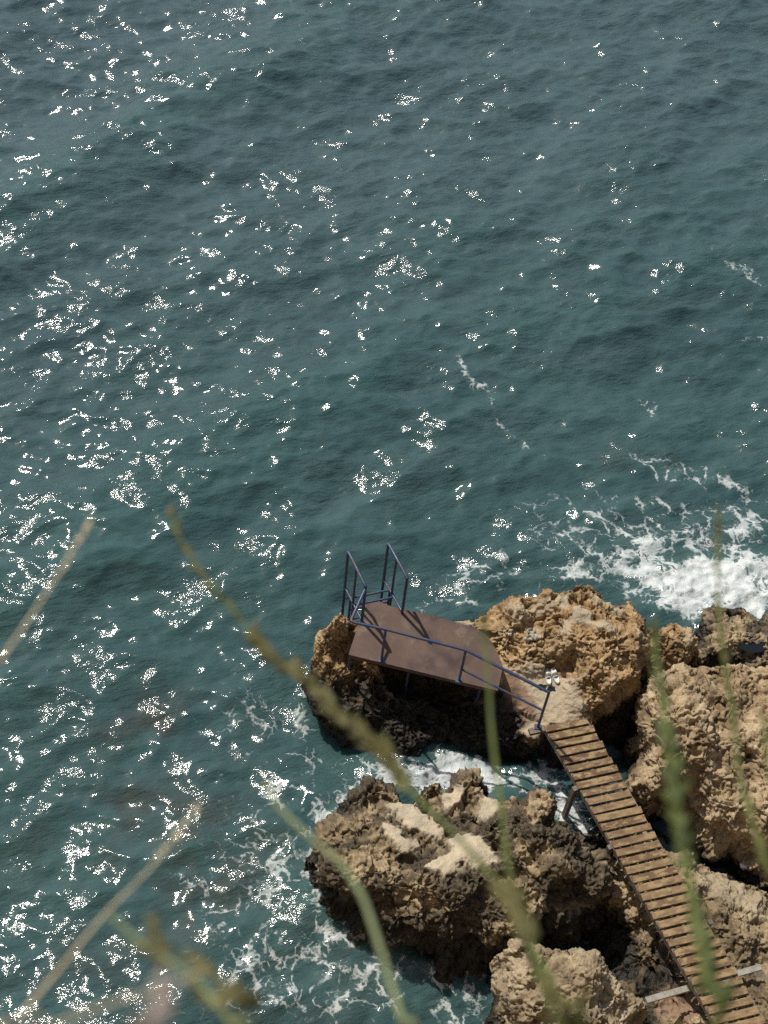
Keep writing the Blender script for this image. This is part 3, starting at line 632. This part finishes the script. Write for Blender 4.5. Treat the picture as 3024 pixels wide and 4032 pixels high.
# ------------------------------------------------------------------ cliff the camera stands on
def cliff():
    prof = [(-14, 21.0), (-3, 20.6), (-.8, 20.35), (0.0, 20.28), (.22, 20.2), (.32, 19.9), (.5, 18), (1.0, 14), (1.5, 10), (2.4, 5), (3.6, 2), (4.4, .6), (5.0, -1)]
    pts = []
    for a, b in zip(prof[:-1], prof[1:]):
        n = max(1, int(math.hypot(b[0] - a[0], b[1] - a[1]) / .3))
        for i in range(n): t = i / n; pts.append((a[0] + (b[0] - a[0]) * t, a[1] + (b[1] - a[1]) * t))
    pts.append(prof[-1]); xs = np.arange(-14, 14.01, .3)
    V = np.array([(x, p[0], p[1]) for x in xs for p in pts], np.float32)
    n = noise(V, 2.2, 700, 4, .55); damp = np.clip((20.1 - V[:, 2]) / 2, 0, 1) * .45
    V[:, 1] -= np.abs(n) * damp * 1.5; V[:, 2] += n * .08
    V[:, 2] = np.where((np.abs(V[:, 0]) < 3) & (V[:, 1] > -1), np.minimum(V[:, 2], 20.34), V[:, 2])
    nx, ny = len(xs), len(pts); idx = np.arange(nx * ny).reshape(nx, ny)
    F = np.stack([idx[:-1, :-1], idx[:-1, 1:], idx[1:, 1:], idx[1:, :-1]], -1).reshape(-1, 4)[:, ::-1]
    me = from_arrays('cliff', V, F); smooth(me)
    for k in ('patch', 'pale', 'pink', 'wet', 'crust_shade'): attr(me, k, np.zeros(len(V)))
    o = link('cliff', me, M['rock_pale']); tag(o, kind='structure')
cliff()

# ------------------------------------------------------------------ seating things on the rock
TREES = []
for o in (rockA, rockB, rockB2, rockB3, rockC, rockD, shoreE):
    m = o.data; V = [v.co for v in m.vertices]; TREES.append(BVHTree.FromPolygons(V, [p.vertices[:] for p in m.polygons]))
def drop(x, y, top=6):
    best = -9
    for t in TREES:
        h = t.ray_cast(Vector((x, y, top)), Vector((0, 0, -1)))
        if h[0] is not None: best = max(best, h[0].z)
    return best
def on_rock(px, py, z):
    for _ in range(6):
        p = at(px, py, z); h = drop(p.x, p.y)
        if h < -5: break
        z = z + (h - z) * .7
    p = at(px, py, z); return Vector((p.x, p.y, drop(p.x, p.y)))

# ------------------------------------------------------------------ bathing platform with its rails and ladder
def c8(x, y): return (1300 + x * .30139, 2100 + y * .30139)
P = lambda q, z=HP: at(q[0], q[1], z)
plat = empty('bathing_platform', P(c1(780, 720)) - Vector((0, 0, .05)))
tag(plat, 'rusty steel bathing platform with worn blue rails and ladder on the rock tip', 'platform')
bm = bmesh.new()
poly = [P(c1(x, y)) for x, y in plate_px]
top = [bm.verts.new(p) for p in poly]; bot = [bm.verts.new(p - Vector((0, 0, .03))) for p in poly]
bm.faces.new(top); bm.faces.new(bot[::-1])
for i in range(len(top)): j = (i + 1) % len(top); bm.faces.new((top[i], bot[i], bot[j], top[j]))
done(bm, 'deck_plate', M['plate'], plat, sm=False)
# angle-iron edge frame under the plate
bm = bmesh.new()
fl, fr, br, bl = poly[0], poly[-1], poly[9], poly[1]
dn = Vector((0, 0, -.07))
for a, b in ((fl.lerp(fr, .01), fl.lerp(fr, .99)), (fl.lerp(bl, .04), bl), (fr.lerp(poly[-2], .1), poly[-2])):
    d = (b - a).normalized(); side = Vector((0, 0, 1)).cross(d).normalized()
    cc = (a + b) / 2 + dn; cen = (poly[0] + poly[-1] + poly[9]) / 3
    if side.dot(cen - cc) < 0: side = -side
    box(bm, cc + side * .03, d, side, Vector((0, 0, 1)), (b - a).length, .04, .075)
done(bm, 'edge_frame', M['plate'], plat, sm=False)
def bar(name, parent, pts, r=.021):
    bm = bmesh.new(); tube(bm, pts, r, 12); return done(bm, name, M['steel'], parent)
H1 = .90
def up(p, h): return Vector((p.x, p.y, p.z + h))
# front posts
pb1 = P(c1(531, 752)); pb2 = P(c1(992, 872))
p3base = at(*c1(1460, 1150), HW - .02)
t3 = up(p3base, 1.08)
pc = at(*c1(346, 524), HP + H1)              # corner of the rail
lp = P(c8(412, 1148)); rp = P(c8(938, 1040)) # near ladder posts
pt1, pt2 = up(pb1, H1), up(pb2, H1)
# keep the rail straight in plan between corner and second post
rail_pts = [up(lp, .93), pc, pt1, pt2, t3]
def bend(pts, r=.05):
    out = [pts[0]]
    for a, b, c in zip(pts[:-2], pts[1:-1], pts[2:]):
        d0 = (a - b).normalized(); d1 = (c - b).normalized()
        for t in (0, .5, 1):
            q = (b + d0 * r) * (1 - t) ** 2 + b * 2 * t * (1 - t) + (b + d1 * r) * t ** 2; out.append(q)
    return out + [pts[-1]]
bar('handrail', plat, bend(rail_pts), .024)
for i, (b, t) in enumerate(((pb1, pt1), (pb2, pt2), (p3base, t3))):
    po = bar('post', plat, [b, t])
    bm = bmesh.new(); box(bm, b + Vector((0, 0, .006)), Vector((1, 0, 0)), Vector((0, 1, 0)), Vector((0, 0, 1)), .11, .09, .012); done(bm, 'foot_plate', M['steel'], po, sm=False)
bar('lower_rail', plat, [pb2.lerp(pt2, .37), p3base.lerp(t3, .48)], .018)
# brace under the left corner and legs down to the rock
for q in ((345, 735), (700, 790), (1130, 895)):
    a = P(c1(*q)) + Vector((0, .10, -.07)); h = drop(a.x, a.y); bar('leg', plat, [a, Vector((a.x, a.y, min(h, .9) - .12))], .022)
# ladder: two side frames (each one bent pipe with a lower rail) and rungs
FR = []
for near_b, far_top, mid_t, short_t, far_bot in (((412, 1148), (235, 235), (340, 500), (245, 822), (125, 1010)), ((938, 1040), (760, 130), (882, 410), (785, 700), (655, 840))):
    nb_ = P(c8(*near_b)); nt = up(nb_, 1.0)
    ft = at(*c8(*far_top), HP + 1.0); fb = Vector((ft.x, ft.y, -.5))
    mt = nt.lerp(ft, .52 if near_b[0] < 500 else .56); mb = Vector((mt.x, mt.y, HP - .45))
    lo_far = Vector((ft.x, ft.y, HP - .0)); lo_near = nb_ + Vector((0, 0, .03))
    fr = bar('ladder_frame', plat, bend([nb_, nt, ft, fb], .05), .024)
    bar('lower_rail', fr, [lo_near, lo_far], .020)
    bar('upright', fr, [mt, mb], .020)
    s = lo_near.lerp(lo_far, .66); bar('upright', fr, [s, Vector((s.x, s.y, -.5))], .020)
    FR.append((nb_, nt, ft, lo_far, s, mb))
L, Rr = FR
def rung(a, b): bar('rung', plat, [a, b], .019)
rung(L[4], Rr[4]); rung(L[4] - Vector((0, 0, .34)), Rr[4] - Vector((0, 0, .34))); rung(L[0].lerp(L[3], .46), Rr[0].lerp(Rr[3], .46))
for k in range(1, 4): rung(L[4] - Vector((0, 0, .34 + .3 * k)), Rr[4] - Vector((0, 0, .34 + .3 * k)))

# ------------------------------------------------------------------ plank walkway
Ltop = at(*c2(232, 1068), HW); Rtop = at(*c2(502, 1012), HW)
Lbot = at(*(2763, 3935), HW + .10); Rbot = at(2985, 3880, HW + .10)
wd = (Lbot - Ltop).normalized()
cross_img = (at(*c2(515, 1052), HW) - at(*c2(258, 1105), HW)).normalized()
Wd = 0.0
# width: right edge line distance
side = cross_img
e = Rtop - Ltop; width = e.length
def on_right(p):  # intersection of the plank direction with the right edge line
    a = Rtop; b = at(2997, 3991, HW + .10); d = b - a
    den = side.x * (-d.y) + side.y * d.x
    t = ((a.x - p.x) * (-d.y) + (a.y - p.y) * d.x) / den
    return p + side * t
walk = empty('walkway', (Ltop + Lbot) / 2 - Vector((0, 0, HW)))
tag(walk, 'narrow wooden plank walkway over the rocks leading to the outcrop with the platform', 'walkway')
bm = bmesh.new(); uvl = bm.loops.layers.uv.new('UVMap'); tone = bm.verts.layers.float.new('tone')
pitch = .147; n = 46; pw = .107; upv = Vector((0, 0, 1))
pos = 0.0; Ltot = (Lbot - Ltop).length
dperp = (wd - side * wd.dot(side)).normalized()
step_scale = 1 / wd.dot(dperp)
k = 0
for k in range(n):
    a = Ltop + wd * ((k * pitch + pw / 2) * step_scale) ; b = on_right(a)
    a = a + side * random.uniform(-.018, .006); b = b + side * random.uniform(-.016, .022)
    z = random.uniform(-.004, .004); yaw = random.uniform(-.011, .011)
    d = (b - a).normalized(); dp = upv.cross(d).normalized(); d = (d + dp * yaw).normalized(); dp = upv.cross(d).normalized()
    c = (a + b) / 2 + Vector((0, 0, z - .013)); ln = (b - a).length; w = pw + random.uniform(-.006, .006)
    tn = min(1, max(0, random.gauss(.12 if k < 9 else .58, .32)))
    nx_ = 6; vv = []
    for i in range(nx_ + 1):
        t = i / nx_ - .5; sag = random.uniform(-.0015, .0015)
        row = [bm.verts.new(c + d * (ln * t) + dp * (w / 2 * s) + upv * (h + sag)) for s, h in ((-1, .011), (-.93, .0145), (.93, .0145), (1, .011), (1, -.020), (-1, -.020))]
        for v in row: v[tone] = tn
        vv.append(row)
    ou, ov = random.uniform(0, 20), random.uniform(0, 20)
    for i in range(nx_):
        for j in range(6):
            f = bm.faces.new((vv[i][j], vv[i][(j + 1) % 6], vv[i + 1][(j + 1) % 6], vv[i + 1][j]))
            uw = (0, .03, .97, 1, 1.1, -.1, 0)
            cs = ((i, uw[j]), (i, uw[j + 1]), (i + 1, uw[j + 1]), (i + 1, uw[j]))
            for l, (ii, vvv) in zip(f.loops, cs): l[uvl].uv = (ou + ii / nx_ * ln, ov + vvv * w)
    bm.faces.new([vv[0][j] for j in range(6)]); bm.faces.new([vv[-1][j] for j in range(6)][::-1])
    # nail heads are part of the deck
done(bm, 'plank_deck', M['wood'], walk, sm=False)
endp = Ltop + wd * ((n * pitch) * step_scale)
for off, nm in ((.025, 0), (.5, 1), (.975, 2)):
    a0 = Ltop.lerp(on_right(Ltop), off) + wd * .02; a1 = endp.lerp(on_right(endp), off)
    d = (a1 - a0).normalized(); s_ = upv.cross(d).normalized(); bm = bmesh.new()
    box(bm, (a0 + a1) / 2 + Vector((0, 0, -.013 - .020 - .052)), d, s_, upv, (a1 - a0).length, .045, .10)
    done(bm, 'stringer', M['timber'], walk, sm=False)
def leg(pa, tilt=0, off=-.035, bottom=None, w=.06):
    a = Ltop + wd * pa + side * off; a.z -= .05
    h = drop(a.x, a.y); zb = max(h - .1, -.6) if bottom is None else bottom
    b = Vector((a.x + tilt, a.y, zb)); d = (a - b).normalized(); s_ = d.cross(wd).normalized(); bm = bmesh.new()
    box(bm, (a + b) / 2, s_, d.cross(s_), d, w, w, (a - b).length); done(bm, 'leg', M['timber'], walk, sm=False)
q = at(2278, 3098, HW) - Ltop; leg(q.dot(wd), 0, -.05, -.5, .075)
q = at(2413, 3331, HW) - Ltop; leg(q.dot(wd), 0, -.03, None, .07)
q = at(2600, 3620, HW) - Ltop; leg(q.dot(wd) + 0.2, 0, .75, None, .06)
# galvanised bars that carry the walkway
a = at(*c4(795, 1508), .86); b = at(*c4(1605, 1272), .86)
d = (b - a).normalized(); bm = bmesh.new(); box(bm, (a + b) / 2, d, upv.cross(d).normalized(), upv, (b - a).length, .085, .06); done(bm, 'cross_beam', M['beam'], walk, sm=False)
# bracket at the head of the walkway
a = Ltop + side * -.12 + wd * .02; bm = bmesh.new()
box(bm, a + Vector((0, 0, -.06)), side, dperp, upv, .26, .10, .07); done(bm, 'end_bracket', M['timber'], walk, sm=False)

# ------------------------------------------------------------------ footwear
def shoe_outline(L=.28):
    pts = []
    for i in range(28):
        t = 2 * math.pi * i / 28; y = math.cos(t); x = math.sin(t)
        sx = math.copysign(abs(x) ** .6, x); wdt = .052 if y > 0 else .040
        wdt = .046 + .007 * math.sin(y * 1.5) + .004 * (1 if x > 0 else -1) * y
        pts.append((sx * wdt, math.copysign(abs(y) ** .62, y) * L / 2))
    return pts
def slide(px, py, z, rot, label, group, strappy=False, mirror=1):
    g = on_rock(px, py, z); root = empty('slide' if not strappy else 'sandal', g); root.rotation_euler.z = 0
    tag(root, label, 'slide' if not strappy else 'sandal', group)
    ca, sa = math.cos(rot), math.sin(rot)
    T = lambda x, y, z: g + Vector((x * ca - y * sa, x * sa + y * ca, z))
    bm = bmesh.new(); ol = shoe_outline(); rows = []
    for s, h in ((.90, .0), (1, .006), (1, .026), (.93, .034)):
        rows.append([bm.verts.new(T(x * s * mirror, y * s, h + (.010 if y < 0 and h > .02 else 0))) for x, y in ol])
    cen = [bm.verts.new(T(x * .55 * mirror, y * .6, .028)) for x, y in ol]; rows.append(cen)
    for a, b in zip(rows[:-1], rows[1:]):
        for i in range(28): bm.faces.new((a[i], a[(i + 1) % 28], b[(i + 1) % 28], b[i]))
    bm.faces.new(rows[0][::-1]); bm.faces.new(cen)
    sm_ = M['sandal'] if strappy else M['shoe']; done(bm, 'sole', sm_, root)
    def band(y0, y1, h, mat, name, w=.045, n=10):
        bm = bmesh.new(); g0 = []
        for i in range(n + 1):
            t = math.pi * i / n; x = math.cos(t) * (w + .005); zz = .020 + math.sin(t) * h
            g0.append([bm.verts.new(T(x * mirror, yy + .006 * math.sin(t), zz + dz)) for yy, dz in ((y0, -.004 if False else 0), ((y0 + y1) / 2, .004), (y1, 0))] +
                      [bm.verts.new(T(x * .9 * mirror, yy, zz - .005)) for yy in (y1, y0)])
        for a, b in zip(g0[:-1], g0[1:]):
            for j in range(5): bm.faces.new((a[j], a[(j + 1) % 5], b[(j + 1) % 5], b[j]))
        bm.faces.new(g0[0]); bm.faces.new(g0[-1][::-1]); done(bm, name, mat, root)
    if not strappy:
        band(-.030, .060, .048, M['shoe'], 'strap'); band(-.018, .032, .056, M['strap'], 'band_trim')
    else:
        band(.03, .065, .042, M['sandal'], 'toe_strap'); band(-.03, -.008, .060, M['sandal'], 'instep_strap', .042)
        bm = bmesh.new(); pts = []
        for i in range(13):
            t = math.pi * i / 12; pts.append(T(math.cos(t) * .042 * mirror, -.045 - math.sin(t) * .085, .055 + .015 * math.sin(t)))
        tube(bm, pts, .007, 8); tube(bm, [T(.042, -.045, .055), T(.044, -.04, .02)], .007, 8); tube(bm, [T(-.042, -.045, .055), T(-.044, -.04, .02)], .007, 8)
        done(bm, 'heel_strap', M['sandal'], root)
slide(*c2(254, 758), HW, R(12), 'white slide with dark band on the concrete, left one of the pair', 'white slides by the walkway')
slide(*c2(300, 752), HW, R(20), 'white slide with dark band on the concrete, right one of the pair', 'white slides by the walkway', mirror=-1)
slide(*c2(158, 508), 1.4, R(-68), 'pale strappy sandal on the pitted rock, the one nearer the slides', 'pale sandals on the rock', True)
slide(*c2(170, 470), 1.4, R(-80), 'pale strappy sandal on the pitted rock, the one farther from the slides', 'pale sandals on the rock', True)
def scrap(px, py, z, s, label):
    g = on_rock(px, py, z); bm = bmesh.new(); n = 5; gr = []
    for i in range(n + 1):
        row = []
        for j in range(n + 1):
            row.append(bm.verts.new(g + Vector(((i / n - .5) * s + random.uniform(-.006, .006), (j / n - .5) * s * .7 + random.uniform(-.005, .005), .015 + random.uniform(0, .028)))))
        gr.append(row)
    for i in range(n):
        for j in range(n): bm.faces.new((gr[i][j], gr[i + 1][j], gr[i + 1][j + 1], gr[i][j + 1]))
    o = done(bm, 'litter_scrap', M['scrap']); so = o.modifiers.new('s', 'SOLIDIFY'); so.thickness = .003
    tag(o, label, 'litter')
scrap(*c2(10, 485), 1.5, .055, 'crumpled white scrap lying on the tan rock left of the sandals')
scrap(*c4(1492, 552), .5, .12, 'small white scrap in the shaded hollow below the pale plateau')
# standing water in hollows
def pool_mat():
    t = NT('still_water'); p = t.geo(); return t.out((.012, .016, .020), .04, t.bump(t.noise(6, p, 2), .05, .01), IOR=1.333)
M['pool'] = pool_mat()
def pool(name, px, py, z, rx, ry, label, lift=.006, seed=0):
    g = on_rock(px, py, z); g.z += lift; bm = bmesh.new(); rg = random.Random(seed)
    ph = [rg.uniform(0, 6.28) for _ in range(3)]
    ring = [bm.verts.new(g + Vector((math.cos(t) * rx, math.sin(t) * ry, 0)) * (1 + .14 * math.sin(2 * t + ph[0]) + .10 * math.sin(3 * t + ph[1]) + .06 * math.sin(5 * t + ph[2]))) for t in [2 * math.pi * i / 40 for i in range(40)]]
    bm.faces.new(ring); o = done(bm, name, M['pool'], sm=False); tag(o, kind='structure')
pool('tide_pool', *c2(1545, 582), .80, .21, .125, 'pool', .06, 1)
pool('puddle', *c2(216, 808), HW, .085, .06, 'p', .012, 2)
pool('puddle', *c2(292, 833), HW, .09, .05, 'p', .012, 3)

# ------------------------------------------------------------------ weeds and grasses on the cliff edge, out of focus
def spline(pts, n=8):
    out = []; P_ = [pts[0]] + pts + [pts[-1]]
    for i in range(1, len(P_) - 2):
        for k in range(n):
            t = k / n; a, b, c, d = P_[i - 1], P_[i], P_[i + 1], P_[i + 2]
            out.append(.5 * ((2 * b) + (c - a) * t + (2 * a - 5 * b + 4 * c - d) * t * t + (3 * b - a - 3 * c + d) * t ** 3))
    out.append(pts[-1]); return out
def stalk(name, label, cat, px, d0, d1, r0, r1, mat, heads=(), hmat=None, group=None, root=None, leaf=()):
    """px runs tip to base in the photo; heads are (start, end, size, count) along it"""
    n = len(px); pts = [near(*D(u, v), d0 + (d1 - d0) * i / (n - 1)) for i, (u, v) in enumerate(px)]
    last = pts[-1]; rt = root or Vector((last.x * 1.1, .12, 20.26))
    pts += [last.lerp(rt, .5) + Vector((0, .05, .02)), rt]
    sp = spline(pts, 6); m = len(sp)
    base = empty(name, rt); tag(base, label, cat, group)
    bm = bmesh.new(); tube(bm, sp, [.78 * r0 + (.78 * (r1 - r0)) * (i / m) ** .8 for i in range(m)], 7); done(bm, 'stem', mat, base)
    L_ = 6 * (n - 1)
    if heads:
        rg = random.Random(len(label) * 7 + n)
        for (a, b, size, cnt) in heads:
            bm = bmesh.new()
            for k in range(cnt):
                t = a + (b - a) * (k + rg.random()) / cnt; i = min(int(t * L_), m - 2); p = sp[i].lerp(sp[i + 1], t * L_ - int(t * L_))
                ax = (sp[i] - sp[i + 1]).normalized(); o = ax.orthogonal().normalized(); o.rotate(Matrix.Rotation(rg.uniform(0, 6.28), 3, ax))
                dr = (ax * .85 + o * rg.uniform(.25, .6)).normalized(); ln = size * .8 * rg.uniform(.7, 1.3); wd_ = ln * rg.uniform(.16, .26)
                s_ = dr.cross(Vector((rg.random(), rg.random(), 1))).normalized()
                q = [p, p + dr * ln * .4 + s_ * wd_, p + dr * ln, p + dr * ln * .4 - s_ * wd_]; nrm = s_.cross(dr) * wd_ * .6
                v = [bm.verts.new(x) for x in q]; t1 = bm.verts.new(p + dr * ln * .4 + nrm); t2 = bm.verts.new(p + dr * ln * .4 - nrm)
                for x, y in ((0, 1), (1, 2), (2, 3), (3, 0)):
                    bm.faces.new((v[x], v[y], t1)); bm.faces.new((v[y], v[x], t2))
            done(bm, 'seed_head' if cat != 'weed' else 'leaf_cluster', hmat or mat, base, sm=False)
    return base
stalk('grass_stalk', 'long arching green grass stalk crossing the left end of the outcrop, tip over the sea', 'grass',
      [(366, 1105), (400, 1185), (455, 1258), (520, 1340), (590, 1420), (655, 1462), (725, 1535), (820, 1618), (880, 1700), (980, 1800), (1060, 1890), (1115, 1965), (1160, 2070), (1210, 2160), (1250, 2250)], 1.05, .80, .0010, .0026, M['green'],
      [(.0, .22, .012, 34), (.25, .42, .016, 70), (.42, .58, .018, 80), (.75, .84, .018, 50), (.90, .98, .016, 30)], M['olive'])
stalk('grass_stalk', 'pale green bowed stalk rising in front of the dark boulder, left of its mortar patches', 'grass',
      [(574, 1690), (598, 1738), (660, 1800), (732, 1862), (780, 1932), (812, 2020), (840, 2110), (868, 2200), (890, 2280)], .85, .75, .0016, .0024, M['sage'])
stalk('dry_grass', 'short straight dry straw stem at the left edge, over open sea', 'grass',
      [(195, 1135), (130, 1235), (60, 1342), (0, 1430), (-60, 1520)], .95, .85, .0007, .0014, M['straw'], [(.0, .3, .008, 14)], root=Vector((-.35, .1, 20.26)))
stalk('dry_grass', 'long dry straw stem slanting up from the bottom left corner', 'grass',
      [(425, 1745), (330, 1870), (230, 1972), (130, 2092), (40, 2200), (-10, 2260)], .95, .80, .0006, .0019, M['straw'], [(.0, .18, .008, 10)], root=Vector((-.30, .1, 20.26)))
stalk('weed', 'pale green weed stem with brown leaf clumps near the bottom, left of centre', 'weed',
      [(235, 1975), (310, 2040), (400, 2098), (452, 2150), (505, 2215), (540, 2270)], .72, .66, .0012, .0022, M['sage'], [(.22, .34, .012, 10), (.5, .9, .013, 22)], M['olive'])
stalk('weed', 'small leafy olive weed sprig beside the pale green weed stem at the bottom', 'weed',
      [(335, 2005), (362, 2050), (430, 2085), (470, 2120), (530, 2165), (560, 2230)], .74, .68, .0007, .0012, M['olive'], [(.0, .25, .012, 16), (.35, .6, .012, 22), (.7, .95, .014, 26)], M['olive'])
stalk('dry_grass', 'faint dry stem lying almost level near the bottom left', 'grass',
      [(700, 2140), (560, 2060), (440, 2100), (330, 2140), (230, 2172), (120, 2215), (60, 2250)][2:], .62, .6, .0007, .0012, M['straw'], root=Vector((-.22, .1, 20.26)))
stalk('dry_grass_plume', 'blurred dusty pink dry plume at the bottom edge, left of the weed clumps', 'grass',
      [(345, 2140), (330, 2190), (300, 2250), (280, 2300)], .42, .40, .0012, .0015, M['plume'], [(.0, .8, .010, 16)], M['plume'], root=Vector((-.16, .08, 20.26)))
stalk('grass_stalk', 'slim upright green stalk crossing the right part of the rusty platform', 'grass',
      [(1042, 1335), (1054, 1440), (1060, 1550), (1070, 1650), (1084, 1750), (1100, 1880), (1128, 1990), (1150, 2080), (1200, 2200), (1215, 2260)], 1.0, .82, .0014, .0026, M['green'],
      [(.0, .12, .010, 12), (.62, .85, .013, 26), (.85, 1, .014, 22)], M['olive'])
stalk('grass_stalk', 'thick leafy dark green stalk standing over the dark cleft and the walkway', 'grass',
      [(1408, 1340), (1425, 1470), (1440, 1560), (1456, 1680), (1470, 1800), (1490, 1900), (1512, 2020), (1530, 2130), (1535, 2240)], .98, .80, .0016, .0032, M['green'],
      [(.02, .22, .013, 34), (.28, .60, .018, 60), (.68, .98, .017, 50)], M['lush'])
stalk('grass_stalk', 'tall thin stalk with yellowish tip against the white surf at the right', 'grass',
      [(1553, 1105), (1550, 1250), (1562, 1400), (1584, 1550), (1600, 1680), (1630, 1780), (1662, 1880), (1700, 1980)], 1.15, .90, .0010, .0024, M['green'],
      [(.0, .14, .009, 30), (.18, .50, .010, 60), (.55, .9, .013, 50)], M['olive'], root=Vector((.42, .1, 20.26)))
stalk('grass_stalk', 'tip of a green stalk poking in at the right edge beside the pale plateau', 'grass',
      [(1646, 1550), (1655, 1620), (1672, 1700), (1700, 1800)], 1.05, .95, .0012, .0022, M['green'], [(.0, .6, .010, 20)], M['olive'], root=Vector((.45, .1, 20.26)))
